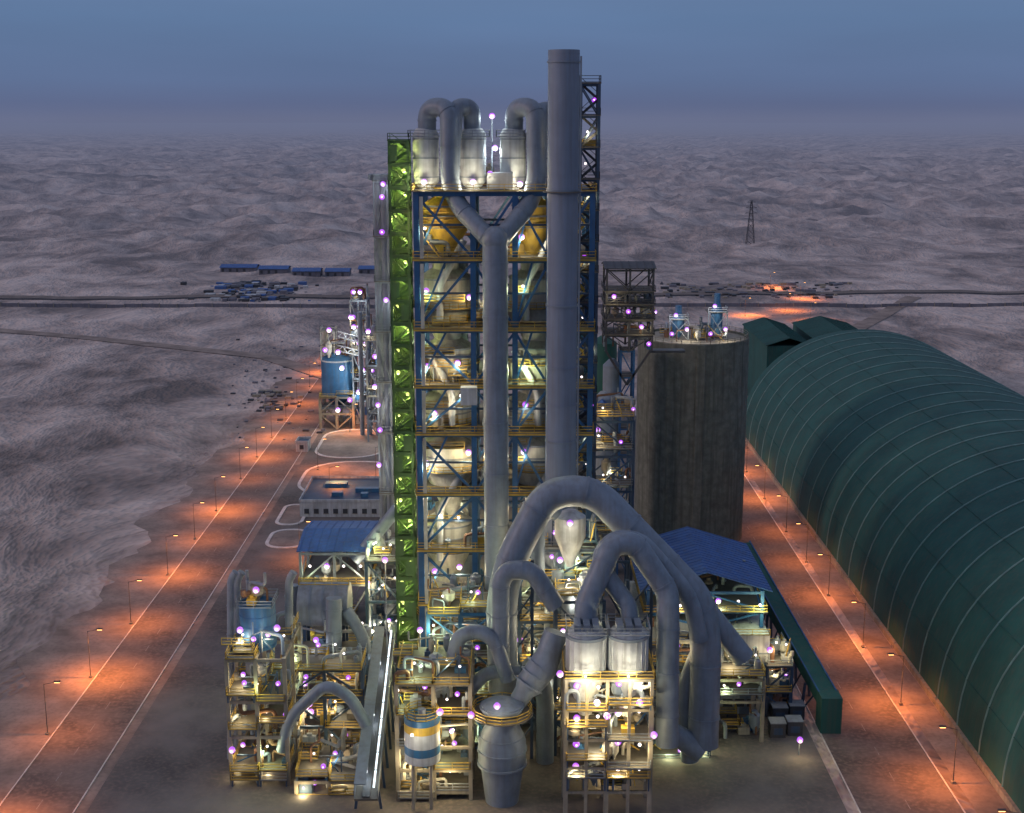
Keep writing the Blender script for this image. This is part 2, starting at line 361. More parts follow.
# ================================================================= MAIN GAS DUCTS (foreground)
B=Obj('exhaust_gas_duct')
b=B.p('main_arch','duct_steel')
b.pipe([V(503,690,204),V(501,576,204),V(547,492,206),V(594,490,206),V(700,600,203),V(706,640,202),V(703,745,201)],R(15.5,540,205),bend=11,seg=36,flange=9,fw=.3)
b2=B.p('branch_ducts','duct_steel')
b2.pipe([V(500,660,200),V(500,582,200),V(508,570,200),V(532,570,200),V(556,606,200)],R(9.5,600,200),bend=6,flange=5,fw=.2)
b2.pipe([V(452,668,199),V(458,636,199),V(478,630,199),V(495,640,199),V(508,680,199)],R(7.5,640,199),bend=5,flange=5,fw=.2)
b2.pipe([V(586,625,194),V(586,604,194),V(612,544,196),V(634,542,197),V(668,592,196),V(668,612,195),V(667,745,193)],R(11.5,580,196),bend=7,seg=28,flange=7,fw=.25)
b2.pipe([V(630,625,194),V(629,606,194.5),V(604,572,197),V(600,556,198),V(614,538,199.5),V(640,540,200),V(690,596,200),V(700,640,200)],R(9,580,197),bend=6,flange=7,fw=.2)
b2.pipe([V(744,658,204),V(708,612,204),V(694,590,204)],R(11,640,204),bend=5)
b2.pipe([V(538,600,210),V(538,520,210),V(545,505,210),V(558,515,210)],R(7,550,210),bend=3)
b2.pipe([V(690,760,203),V(684,690,203),V(700,650,203)],R(9,700,203),bend=4)
b2.pipe([V(700,752,200),V(678,735,200),V(655,728,198)],R(11,740,200),bend=4)
b2.pipe([V(545,790,205),V(545,690,205),V(530,660,205)],R(9,700,205),bend=4)
b2.pipe([V(470,690,201),V(486,672,201),V(520,672,201)],R(7,640,199),bend=4)
fl=B.p('flared_duct','duct_steel')
fl.tube([V(514,708,194),V(524,692,194.5),V(528,686,195),V(545,664,195.5),V(548,655,196),V(556,632,196.5)],[R(9,690,195),R(10,690,195),R(14,690,195),R(15,690,195),R(12.5,690,195),R(12,690,195)],28)
for t in (.2,.45,.7):
    a=V(524,692,194.5).lerp(V(548,655,196),t); dd=(V(548,655,196)-V(524,692,194.5)).normalized(); fl.tube([a-dd*.12,a+dd*.12],R(15.8,690,195),28)
x,_=XZ(502,740,192); rr=R(24,740,192)
B.p('fan_vessel','duct_steel').lathe(x,192,[(rr*.7,0),(rr*.9,6),(rr,ZZ(760,192)),(rr,ZZ(740,192)),(rr*.6,ZZ(718,192)),(rr*.6,ZZ(712,192)),(rr*.85,ZZ(710,192)),(rr*.85,ZZ(704,192)),(rr*.5,ZZ(701,192))],36)
for py in (735,748,762,706): B.p('vessel_bands','duct_steel').cyl(x,192,ZZ(py,192)-.15,ZZ(py,192)+.15,rr*(1.05 if py>736 else .93),seg=36)
B.p('vessel_rail','yellow_paint').rail([(x+rr*1.25*math.cos(i*.524),192+rr*1.25*math.sin(i*.524)) for i in range(12)],ZZ(712,192),closed=True)
B.p('vessel_platform','grating').lathe(x,192,[(rr*.62,ZZ(712,192)-.15),(rr*1.3,ZZ(712,192)-.15),(rr*1.3,ZZ(712,192)),(rr*.62,ZZ(712,192))],32,False)
B.lamp(V(471,715,190),250); B.lamp(V(497,706,188),300)
for px,Yy in ((520,206),(640,205)):
    x=XZ(px,560,Yy)[0]; zt2=ZZ(560 if px==520 else 580,Yy)
    for dx in (-2,2):
        B.p('duct_supports','navy_steel').beam((x+dx,Yy,0),(x+dx,Yy,zt2),.5)
    for k in range(6): B.p('duct_supports','navy_steel').beam((x-2,Yy,zt2*k/6),(x+2,Yy,zt2*(k+1)/6),.25)
# ================================================================= BAG FILTER HOUSE
A=Obj('bag_filter_house')
xa,xm,xb=[XZ(px,700,188)[0] for px in (566,607,651)]
zl=[0]+[ZZ(py,187) for py in (790,766,738,708,678)]
frame(A,[xa,(xa+xm)/2,xm,(xm+xb)/2,xb],[187,193,199],zl,cw=.5,bw=.45,cm='concrete',brace=False,over=.4,decks=(4,))
frame(A,[xa,xm,xb],[187.05,193.05,199.05],zl[:-1],cw=.7,bw=.4,cm='concrete',brace=False,irregular=True)
for li,z in enumerate(zl[1:-1]):
    clutter(A,xa,xb,187,198,z,24,3.4)
    for k in range(4): A.lamp((xa+(xb-xa)*(k+.5)/4,187+random.random()*4,z+3.2),850 if k%2==li%2 else 0,random.choice([WARM,WARM,CREAM]),violet=k%2==0)
for px in (586,628):
    x=XZ(px,650,191)[0]; rr=R(20,650,191); zb_,zt_=ZZ(672,191),ZZ(634,191)
    A.p('filter_vessels','white_cladding').lathe(x,191,[(rr*.3,zb_-7),(rr,zb_),(rr,zt_),(rr*.85,zt_+.8),(rr*.3,zt_+1.2)],36)
    for k in range(20):
        a=k/20*2*math.pi; A.p('vessel_ribs','white_cladding').beam((x+rr*1.01*math.cos(a),191+rr*1.01*math.sin(a),zb_),(x+rr*1.01*math.cos(a),191+rr*1.01*math.sin(a),zt_),.12)
    A.p('vessel_rings','duct_steel').cyl(x,191,zb_-.2,zb_+.2,rr*1.06,seg=36); A.p('vessel_rings','duct_steel').cyl(x,191,zt_-.2,zt_+.25,rr*1.06,seg=36)
    A.p('railings','pipe_steel').rail([(x-rr,191-rr),(x+rr,191-rr),(x+rr,191+rr),(x-rr,191+rr)],zt_+.9,closed=True)
    for dx in (-1.4,0,1.4):
        A.p('valve_boxes','duct_steel').box(x+dx-.5,x+dx+.5,189.4,192.6,zt_+1,zt_+2.0)
    A.lamp((x-.3,186.2,zb_+1.4),1500,CREAM,violet=False,size=.2); A.lamp((x+1.5,186.5,zb_-3),350,WARM)
A.lamp(V(560,674,186),300); A.lamp(V(607,716,185.5),0); A.lamp(V(654,735,186),200)
# ================================================================= process structures
def process(name,px0,px1,Y0,Y1,levels,cm='concrete',n=12,W=260,yref=None,nx=3,lampn=4,hm=3.8,top=True):
    o=Obj(name); y=yref or levels[-1]
    xa,xb=XZ(px0,y,Y0)[0],XZ(px1,y,Y0)[0]; xs_=[xa+(xb-xa)*i/(nx-1) for i in range(nx)]
    zl=[0]+[ZZ(py,Y0) for py in levels]
    frame(o,xs_,[Y0,(Y0+Y1)/2,Y1],zl,cw=.6,bw=.5,cm=cm,brace=(cm!='concrete'),irregular=True)
    for z in zl[1:]:
        clutter(o,xa,xb,Y0+.3,Y1,z,int(n*1.7),hm)
        for k in range(lampn):
            o.lamp((xa+(xb-xa)*(k+random.random())/lampn,Y0+random.uniform(-.5,4),z+random.uniform(2,3.4)),W*2.6*random.uniform(.5,1.4) if k%2==0 else 0,random.choice([WARM,WARM,CREAM,GRN]),violet=random.random()<.4,size=.2)
    clutter(o,xa,xb,Y0,Y1,0,n,4)
    return o
o=process('raw_mill_structure',396,470,192,206,(790,768,745,712,682),n=13,W=260)
x=XZ(422,740,190)[0]; rr=R(18,740,190)
for z0,z1,m in ((ZZ(760,190),ZZ(752,190),'white_cladding'),(ZZ(752,190),ZZ(744,190),'tank_blue'),(ZZ(744,190),ZZ(730,190),'white_cladding'),(ZZ(730,190),ZZ(722,190),'yellow_paint'),(ZZ(722,190),ZZ(716,190),'tank_blue')):
    o.p('striped_tank_%s'%m,m).cyl(x,190.5,z0,z1-.01,rr,seg=30)
o.p('tank_rail','yellow_paint').rail([(x+rr*.95*math.cos(i*.628),190.5+rr*.95*math.sin(i*.628)) for i in range(10)],ZZ(716,190),closed=True)
o.p('tank_top_valves','pipe_steel').cyl(x,190.5,ZZ(716,190),ZZ(710,190),.6,seg=12)
for q in range(4): o.p('tank_legs','concrete').cyl(x+rr*.7*math.cos(q*1.57+.78),190.5+rr*.7*math.sin(q*1.57+.78),0,ZZ(760,190),.3,seg=8)
o.lamp(V(440,712,187),350); o.lamp(V(412,735,186),500,CREAM,violet=False)
process('mill_feed_structure',428,492,208,220,(740,700,668,640,612),cm='blue_steel',n=9,W=260)
process('fan_platform',556,604,207,217,(720,650,600),cm='navy_steel',n=9,W=320,nx=2,lampn=3)
o=process('cooler_structure',520,600,214,224,(700,660,620,575,548),cm='navy_steel',n=8,W=330,lampn=3)
o.p('hopper','white_cladding').lathe(XZ(570,540,213)[0],213,[(.6,ZZ(566,213)),(2.6,ZZ(536,213)),(2.6,ZZ(516,213)),(1,ZZ(510,213))],24)
o.lamp(V(570,523,209),400,CREAM); o.lamp(V(560,560,209),400,CREAM)
process('duct_support_structure',652,712,207,217,(765,740,700,665),cm='navy_steel',n=9,W=220,nx=2,lampn=3)
o=process('water_treatment_structure',226,284,197,212,(790,768,735,700,658),n=10,W=170)
x=XZ(258,625,203)[0]; rr=R(18,620,203); z0,z1=ZZ(645,203),ZZ(602,203)
o.p('blue_tank','tank_blue').lathe(x,203,[(rr,z0+.02),(rr,z1),(rr*.96,z1),(rr*.96,z1-.5),(.2,z1-.3)],32)
for k in range(4): o.p('tank_bands','blue_steel').cyl(x,203,z0+.5+k*(z1-z0)/4.4,z0+.65+k*(z1-z0)/4.4,rr*1.02,seg=32)
o.p('railings','pipe_steel').rail([(x-rr,203-rr),(x+rr,203-rr),(x+rr,203+rr),(x-rr,203+rr)],z1,closed=True)
clutter(o,x-rr*.6,x+rr*.6,201,205,z1,6,4)
for px in (231,237,289): o.p('vent_pipes','pipe_steel').pipe([V(px,760,206),V(px,580,206),V(px+5,572,206)],R(4,600,206),bend=1.5,seg=14,flange=5,fw=.2)
o.lamp(V(277,628,198),250,(.7,.9,1)); o.lamp(V(256,590,200),300,WARM); o.lamp(V(240,630,198),300,(.6,.8,1)); o.lamp(V(232,750,195),200)
def gable(o,x0,x1,y0,y1,ze,zr,m='blue_roof',ridge='y',over=.6):
    p=o.p('roof',m); t=.18
    if ridge=='y':
        xm=(x0+x1)/2
        for (xa,za,xb,zb) in ((x0-over,ze,xm,zr),(xm,zr,x1+over,ze)):
            n=len(p.v); p.v+=[Vector(q) for q in ((xa,y0-over,za),(xb,y0-over,zb),(xb,y1+over,zb),(xa,y1+over,za),(xa,y0-over,za-t),(xb,y0-over,zb-t),(xb,y1+over,zb-t),(xa,y1+over,za-t))]
            for q in ((0,1,2,3),(7,6,5,4),(0,4,5,1),(1,5,6,2),(2,6,7,3),(3,7,4,0)): p.f.append(tuple(n+i for i in q))
            k=int((y1-y0)/1.5)
            for i in range(k+1):
                yy=y0+(y1-y0)*i/k; o.p('roof_seams',m).beam((xa,yy,za+.05),(xb,yy,zb+.05),.10,.10)
    else:
        ym=(y0+y1)/2
        for (ya,za,yb,zb) in ((y0-over,ze,ym,zr),(ym,zr,y1+over,ze)):
            n=len(p.v); p.v+=[Vector(q) for q in ((x0-over,ya,za),(x1+over,ya,za),(x1+over,yb,zb),(x0-over,yb,zb),(x0-over,ya,za-t),(x1+over,ya,za-t),(x1+over,yb,zb-t),(x0-over,yb,zb-t))]
            for q in ((0,1,2,3),(7,6,5,4),(0,4,5,1),(1,5,6,2),(2,6,7,3),(3,7,4,0)): p.f.append(tuple(n+i for i in q))
            k=max(1,int((x1-x0)/1.5))
            for i in range(k+1):
                xx=x0+(x1-x0)*i/k; o.p('roof_seams',m).beam((xx,ya,za+.05),(xx,yb,zb+.05),.10,.10)
o=Obj('filter_building'); Y0,Y1=238,256
xa,xb=XZ(300,550,Y0)[0],XZ(368,550,Y0)[0]; ze=ZZ(552,Y0)
zl=[0,ZZ(690,Y0),ZZ(640,Y0),ZZ(583,Y0),ze]
frame(o,[xa,(xa+xb)/2,xb],[Y0,(Y0+Y1)/2,Y1],zl,cw=.5,bw=.45,cm='pipe_steel',decks=(0,1,2),over=.5)
gable(o,xa,xb,Y0,Y1,ze+.4,ze+1.8,ridge='x')
for i,z in enumerate(zl[1:-1]):
    clutter(o,xa,xb,Y0+.5,Y1,z,14,3)
    for k in range(4): o.lamp((xa+(xb-xa)*(k+.5)/4,Y0+1,z+3),700 if i==2 and k%2 else (300 if k==0 else 0),random.choice([GRN,CREAM,CREAM]),violet=k==1)
dd=Obj('horizontal_filter_drum'); Y=224
c0,c1=V(300,604,Y),V(350,604,Y); rr=R(22,606,Y); c1.z=c0.z
dd.p('drum','pipe_steel').tube([c0,c0+Vector((.1,0,0)),c1-Vector((.1,0,0)),c1],[rr*.97,rr,rr,rr*.97],36)
for k in (.25,.5,.75):
    q=c0.lerp(c1,k); dd.p('drum_rings','duct_steel').tube([q-Vector((.15,0,0)),q+Vector((.15,0,0))],rr*1.03,36)
for x in (c0.x+1,c1.x-1):
    for y in (Y-2,Y+2): dd.p('drum_legs','navy_steel').beam((x,y,0),(x,y,c0.z-rr*.6),.6)
dd.p('top_rail','yellow_paint').rail([(c0.x,Y-1),(c1.x,Y-1)],c0.z+rr)
dd.p('outlet_pipes','duct_steel').pipe([V(334,598,219),V(334,680,218)],R(8,640,219),flange=4)
dd.p('outlet_pipes','duct_steel').pipe([V(292,585,226),V(292,690,224),V(296,740,224)],R(7,640,228),flange=4)
dd.p('outlet_pipes','duct_steel').pipe([V(282,750,198),V(290,716,197),V(326,684,196),V(350,696,196),V(366,725,196)],R(6,700,197),bend=5)
dd.p('outlet_pipes','duct_steel').pipe([V(355,560,240),V(398,508,240)],R(6,540,240),bend=5)
dd.p('outlet_pipes','duct_steel').pipe([V(346,610,220),V(366,640,219),V(366,700,218)],R(6,640,220),bend=3,flange=4)
dd.lamp(V(316,640,219),150,COOL); dd.lamp(V(305,684,214),400); dd.lamp(V(311,712,212),400)
process('grinding_structure',286,362,210,222,(760,725,695,668),n=10,W=200,cm='navy_steel')
process('hopper_structure',366,398,236,250,(640,600,560),n=9,W=260,nx=2,cm='navy_steel')
process('pump_structure',296,362,194,206,(800,780),n=9,W=160)
c=Obj('belt_conveyor_gallery')
a=V(385,640,226); b_=V(366,800,186)
dirv=(b_-a).normalized(); side=dirv.cross(Vector((0,0,1))).normalized()
c.p('gallery_floor','grating').beam(a,b_,3.6,.4)
for s in (-1,1):
    c.p('gallery_walls','pipe_steel').beam(a+side*s*1.8+Vector((0,0,.9)),b_+side*s*1.8+Vector((0,0,.9)),.12,1.6)
c.p('belt','dark_steel').beam(a+Vector((0,0,.5)),b_+Vector((0,0,.5)),1.2,.15)
c.p('gallery_roof','duct_steel').beam(a+side*.9+Vector((0,0,2.6)),b_+side*.9+Vector((0,0,2.6)),1.8,.15)
for k in range(10):
    p0,p1=a.lerp(b_,(k+.04)/10),a.lerp(b_,(k+.96)/10)
    c.p('strip_lights','tube_white').beam(p0-side*1.2+Vector((0,0,1.95)),p1-side*1.2+Vector((0,0,1.95)),.3,.12)
for k in range(6):
    q=a.lerp(b_,(k+.5)/6)
    if k%2: c.lights.append((q+Vector((0,0,2.2)),250,COOL,.3))
    for s in (-1,1): c.p('trestles','navy_steel').beam((q.x+s*2,q.y,0),(q.x+s*1.5,q.y,q.z-.3),.4)
# ================================================================= SILO
o=Obj('clinker_silo'); Y=330; x=XZ(690,450,Y)[0]; rr=R(56,400,Y-8)
ztop=ZZ(336,Y)
o.p('wall','silo_concrete').lathe(x,Y,[(rr,0),(rr,ztop),(rr-.6,ztop),(rr-.6,ztop-.8)],72)
o.p('roof_slab','concrete').cyl(x,Y,ztop-.9,ztop-.4,rr-.62,seg=72)
k=1.5
while k<ztop: o.p('pour_joints','silo_concrete').cyl(x,Y,k-.05,k+.05,rr+.05,seg=72); k+=2.6
for k in range(5): 
    a=-math.pi/2-.05+k*.028; o.p('prestress_pilaster','silo_concrete').beam((x+(rr+.15)*math.cos(a),Y+(rr+.15)*math.sin(a),0),(x+(rr+.15)*math.cos(a),Y+(rr+.15)*math.sin(a),ztop),.45,.5)
o.p('railings','concrete').rail([(x+(rr-.3)*math.cos(2*math.pi*i/36),Y+(rr-.3)*math.sin(2*math.pi*i/36)) for i in range(36)],ztop,closed=True)
for px,h in ((677,8),(715,11)):
    xx=XZ(px,330,Y)[0]
    f=o.p('roof_filters','tank_blue'); f.lathe(xx,Y-2,[(.5,ztop),(1.5,ztop+2),(1.5,ztop+h*.6),(.8,ztop+h*.8),(.8,ztop+h)],16)
    o.p('filter_ladders','white_cladding').rail([(xx-2.4,Y-4),(xx+2.4,Y-4),(xx+2.4,Y)],ztop+h*.6)
    o.p('filter_platforms','grating').box(xx-2.5,xx+2.5,Y-4,Y+1,ztop+h*.6-.2,ztop+h*.6)
    for dx in (-2.3,2.3):
        o.p('filter_frames','pipe_steel').beam((xx+dx,Y-4,ztop-.4),(xx+dx,Y-4,ztop+h*.6),.25)
        o.p('filter_frames','pipe_steel').beam((xx+dx,Y-4,ztop-.4),(xx-dx,Y-4,ztop+h*.6),.15)
    o.lamp((xx-1,Y-5,ztop+h*.75),300,COOL); o.lamp((xx+1.8,Y-5,ztop+2.5),400,CREAM); o.lamp((xx-2,Y-6,ztop+1.5),0,WARM)
clutter(o,x-8,x+8,Y-6,Y+6,ztop-.4,24,3.2)
o.lamp(V(655,312,Y-3),250,COOL); o.lamp(V(745,372,Y-3),0,COOL)
o=Obj('silo_elevator_tower'); Y0=296
xa,xb=XZ(606,300,Y0)[0],XZ(652,300,Y0)[0]
zl=[ZZ(y,Y0) for y in (350,333,318,303,290,268)]
xc,xd=XZ(620,400,Y0)[0],XZ(633,400,Y0)[0]
frame(o,[xc,xd],[Y0,Y0+5],[zl[0]*i/9 for i in range(10)],cw=.5,bw=.4,cm='blue_steel',rm='dark_steel',over=.2)
frame(o,[xa,(xa+xb)/2,xb],[Y0-2,Y0+8],zl,cw=.45,bw=.4,cm='dark_steel',rm='dark_steel',decks=(0,1,2,3),over=.6)
for xx in (xa,xb): o.p('knee_braces','dark_steel').beam((xx,Y0,zl[0]),((xc+xd)/2,Y0,zl[0]-8),.5)
gable(o,xa,xb,Y0-2,Y0+8,zl[-1]+.2,zl[-1]+1.2,'dark_steel','x')
for i in range(4): 
    clutter(o,xa,xb,Y0-1,Y0+6,zl[i],8,2.6)
    o.lamp((xa+(xb-xa)*random.random(),Y0-2.5,zl[i]+1.8),260 if i%2 else 0,WARM)
o.p('bridge','dark_steel').box(xb,xb+8,Y0+2,Y0+5,zl[0]-1,zl[0]-.5)
o=Obj('meal_silo')
for px,yt,rp,m,Y in ((604,342,13,'green_sheet',315),(603,398,9,'pipe_steel',285),(612,365,9,'duct_steel',300)):
    x,zt2=XZ(px,yt,Y); o.p('silo_'+m,m).lathe(x,Y,[(R(rp,yt,Y),0),(R(rp,yt,Y),zt2),(R(rp,yt,Y)*.3,zt2+1.5)],28)
gable(o,XZ(594,405,280)[0],XZ(612,405,280)[0],280,286,ZZ(412,280),ZZ(402,280))
o.lamp(V(598,430,276),300,COOL); o.lamp(V(610,470,273),350,COOL,False)
process('silo_extraction_structure',594,634,262,274,(560,525,490,455,420),cm='navy_steel',n=7,W=130,nx=2,lampn=2)
# ================================================================= GREEN BARREL SHED
o=Obj('barrel_vault_storage_shed')
cx,hw,hh=118.0,40.0,36.0; y0,y1=150,442
def arch(y,k,n=40): 
    a=math.pi*k/n; return Vector((cx-hw*math.cos(a),y,hh*math.sin(a)**.9 if 0<k<n else 0))
p=o.p('vault','green_sheet'); nn=40; rows=[y0+(y1-y0)*i/60 for i in range(61)]
base=len(p.v)
for y in rows: p.v+=[arch(y,k) for k in range(nn+1)]
for j in range(60):
    for k in range(nn): p.f.append((base+j*(nn+1)+k,base+j*(nn+1)+k+1,base+(j+1)*(nn+1)+k+1,base+(j+1)*(nn+1)+k))
n=len(p.v); p.v+=[arch(y1,k) for k in range(nn+1)]; p.f.append(tuple(range(n,n+nn+1)))
y=y0
while y<=y1:
    o.p('vault_ribs','rib_steel').tube([arch(y,k)*1.0+Vector((0,0,.1)) for k in range(nn+1)],.2,6); y+=11
for k in range(3,20,4): o.p('sheet_laps','green_sheet').beam(arch(y0,k)+Vector((-.04,0,.04)),arch(y1,k)+Vector((-.04,0,.04)),.15,.1)
o.p('base_wall','concrete').box(cx-hw-.6,cx-hw+.2,y0,y1,0,1.2)
o=Obj('green_warehouse')
for pa,pb,Y0,yt,yb in ((768,812,470,332,352),(822,880,480,332,350)):
    xa,xb=XZ(pa,yt,Y0)[0],XZ(pb,yt,Y0)[0]; z=ZZ(yb-6,Y0)
    o.p('walls','green_sheet').box(xa,xb,Y0,Y0+50,0,z); gable(o,xa,xb,Y0,Y0+50,z+.3,z+3,'green_sheet')
    for k in range(6): o.p('door_openings','dark_steel').box(xa+2+k*(xb-xa-4)/6,xa+3.6+k*(xb-xa-4)/6,Y0-.06,Y0-.01,1,4)
# ================================================================= COAL MILL BUILDING
o=Obj('coal_mill_building')
x0,x1=23.5,46.0; Y0,Y1=226,252; ze=ZZ(590,226)
gable(o,x0,x1,Y0,Y1,ze,ze+3.6)
zf=ZZ(632,224)
frame(o,[x0+1,(x0+x1)/2,x1-1],[Y0+.5,(Y0+Y1)/2,Y1-1],[zf,ze-4,ze-.3],cw=.6,bw=.5,cm='blue_steel',decks=(0,))
xw=XZ(714,700,224)[0]
w=o.p('walls','white_cladding'); w.box(xw,x1,Y0-3,Y1,0,zf-.3)
w.box(x0,xw-.01,Y0+4,Y1,0,zf-.35)
for i,zz_ in enumerate((zf*.25,zf*.5,zf*.75)): o.p('wall_bands','duct_steel').box(xw-.05,x1+.06,Y0-3.08,Y0-3.01,zz_,zz_+.3)
for c_ in range(3):
    for r_ in range(3):
        xx=xw+1.5+c_*(x1-xw-3)/3; zz_=1.5+r_*zf/3.3
        o.p('window_frames','concrete').box(xx-.1,xx+1.7,Y0-3.12,Y0-3.02,zz_-.1,zz_+1.5); o.p('window_glass','dark_steel').box(xx,xx+1.6,Y0-3.16,Y0-3.125,zz_,zz_+1.4)
o.p('roller_door','duct_steel').box(x1-5,x1-1,Y0-3.1,Y0-3.02,0,4.2)
o.p('parapet_rail','yellow_paint').rail([(xw,Y0-2.9),(x1,Y0-2.9)],zf-.3)
clutter(o,x0+1,x1-1,Y0-2,Y1-2,zf-.3,36,6)
for k in range(6): o.lamp((x0+3+k*3.6,Y0-1+random.random()*3,zf+4.5),900 if k%2 else 0,random.choice([CREAM,GRN]),violet=k%3==0)
process('coal_feed_structure',716,764,212,221,(700,678),cm='concrete',n=9,W=300,nx=2,lampn=2)
o=process('pipe_rack_structure',766,792,222,232,(690,664),cm='navy_steel',n=8,W=160,nx=2,lampn=2)
o=Obj('switchgear_container')
for i,(px,py) in enumerate(((778,738),(795,736),(780,722),(797,720))):
    g=G(px,py); o.p('containers','dark_steel').box(g.x-1.3,g.x+1.3,g.y,g.y+2.5,0.03,2.6); o.p('roofs','pipe_steel').box(g.x-1.4,g.x+1.4,g.y-.1,g.y+2.6,2.6,2.75); o.p('vents','navy_steel').box(g.x-.8,g.x+.8,g.y-.05,g.y-.01,.6,1.8)
o=Obj('inclined_conveyor_gallery')
a=V(742,548,262); b_=V(828,700,218)
o.p('gallery','green_sheet').beam(a,b_,3.0,2.6); d=(b_-a)
sd=d.normalized().cross(Vector((0,0,1))).normalized()
for s in (-1,1): o.p('edge_beams','blue_steel').beam(a+sd*s*1.6+Vector((0,0,1.4)),b_+sd*s*1.6+Vector((0,0,1.4)),.25)
for k in range(22):
    q=a.lerp(b_,k/22); o.p('cladding_ribs','blue_steel').beam(q-sd*1.56-Vector((0,0,1.3)),q-sd*1.56+Vector((0,0,1.3)),.15)
for k in range(1,7):
    q=a.lerp(b_,k/7)
    for s in (-1,1): o.p('trestles','navy_steel').beam((q.x+s*2,q.y,0),(q.x+s*1.5,q.y,q.z-1.5),.45)
    o.p('trestles','navy_steel').beam((q.x-2,q.y,0),(q.x+1.6,q.y,q.z-1.7),.25)
o.p('transfer_house','green_sheet').box(b_.x-1.8,b_.x+1.8,b_.y-3,b_.y+1,0,b_.z+1.6)
# ================================================================= LEFT BACKGROUND PACKING PLANT
o=Obj('packing_silo'); Y=455
x,_=XZ(338,375,Y); rr=R(16.5,375,Y); zb_,zt_=ZZ(393,Y),ZZ(358,Y)
o.p('silo_body','tank_blue').lathe(x,Y,[(rr*.3,zb_-4),(rr,zb_),(rr,zt_),(rr*.3,zt_+2)],32)
o.p('silo_bands','white_cladding').cyl(x,Y,zt_-.7,zt_-.2,rr*1.03,seg=32)
frame(o,[x-rr,x,x+rr],[Y-rr,Y+rr],[0,zb_*.5,zb_],cw=.9,bw=.7,cm='concrete',irregular=True)
frame(o,[x-rr*.9,x-rr*.1],[Y-3,Y+3],[zt_,zt_+5,zt_+10],cw=.4,bw=.4,cm='cyclone_steel',rm='cyclone_steel',over=.3)
o.p('top_vessels','cyclone_steel').cyl(x-4,Y,zt_+1,zt_+9,1.2)
clutter(o,x-rr,x+rr,Y-5,Y+5,zt_+1,14,6)
for px,py,w,c_ in ((338,352,1500,COOL),(329,330,600,WARM),(342,368,2500,(.6,.85,1)),(325,350,0,COOL),(338,410,1500,WARM),(350,400,0,WARM)): o.lamp(V(px,py,Y-12),w,c_,size=.42)
o=Obj('packing_plant')
for px0,px1,Y0,lv in ((352,372,450,(400,378,352,335)),(366,396,430,(420,395,365,340)),(350,366,475,(350,325,300))):
    xa,xb=XZ(px0,lv[-1],Y0)[0],XZ(px1,lv[-1],Y0)[0]
    frame(o,[xa,(xa+xb)/2,xb],[Y0,Y0+10],[0]+[ZZ(y,Y0) for y in lv],cw=.5,bw=.5,cm='pipe_steel',rm='pipe_steel',irregular=True)
    for y_ in lv:
        z=ZZ(y_,Y0); clutter(o,xa,xb,Y0,Y0+9,z,10,5)
        for k in range(2): o.lamp((random.uniform(xa,xb),Y0-1,z+3),1300 if k else 0,random.choice([WARM,COOL]),size=.42)
for k in (0,1):
    for dz in (-.9,.9): o.p('conveyor_truss','white_cladding').beam(V(338,334+k*14,448)+Vector((0,0,dz)),V(396,350+k*12,436)+Vector((0,0,dz)),.5,.3)
    for i in range(12):
        a_,b2_=V(338,334+k*14,448),V(396,350+k*12,436); s=1 if i%2 else -1
        o.p('conveyor_truss','white_cladding').beam(a_.lerp(b2_,i/12)+Vector((0,0,.9*s)),a_.lerp(b2_,(i+1)/12)-Vector((0,0,.9*s)),.25)
for px in (360,368,376): o.p('vent_stacks','pipe_steel').cyl(XZ(px,330,440)[0],440,0,ZZ(300+(px%7)*4,440),.8,seg=12)
# ================================================================= OFFICE and low yard buildings
def lowbuilding(name,px0,px1,py,dep,h,flat=True,roofm='navy_steel'):
    o=Obj(name); g0=G(px0,py); g1=G(px1,py); z=h
    o.p('walls','white_cladding').box(g0.x,g1.x,g0.y,g0.y+dep,0,z)
    if flat:
        o.p('roof',roofm).box(g0.x+.3,g1.x-.3,g0.y+.3,g0.y+dep-.3,z,z+.1)
        pr=o.p('parapet','white_cladding')
        pr.box(g0.x-.15,g1.x+.15,g0.y-.15,g0.y+.15,z+.01,z+.7); pr.box(g0.x-.15,g1.x+.15,g0.y+dep-.1,g0.y+dep+.1,z+.01,z+.7); pr.box(g0.x-.15,g0.x+.15,g0.y+.16,g0.y+dep-.2,z+.01,z+.7)
    else: gable(o,g0.x,g1.x,g0.y,g0.y+dep,z+.2,z+1.6,roofm,'x')
    k=g0.x+1.2
    while k<g1.x-2:
        o.p('windows','dark_steel').box(k,k+1.3,g0.y-.05,g0.y-.01,1,2.3); o.p('window_sills','concrete').box(k-.1,k+1.4,g0.y-.12,g0.y-.01,.86,.98); k+=2.6
    return o,g0,g1
z=ZZ(502,G(300,517).y)
o,g0,g1=lowbuilding('office_building',300,397,517,24,z)
for q in ((8,5,3,2),(14,9,8,2),(5,14,6,3),(16,4,2,2)): o.p('roof_units','tank_blue').box(g0.x+q[0],g0.x+q[0]+q[2],g0.y+q[1],g0.y+q[1]+q[3],z+.1,z+1.2)
lowbuilding('yard_store',356,378,424,10,3.4,False,'blue_roof')
lowbuilding('gatehouse',296,308,452,6,3.0,True)
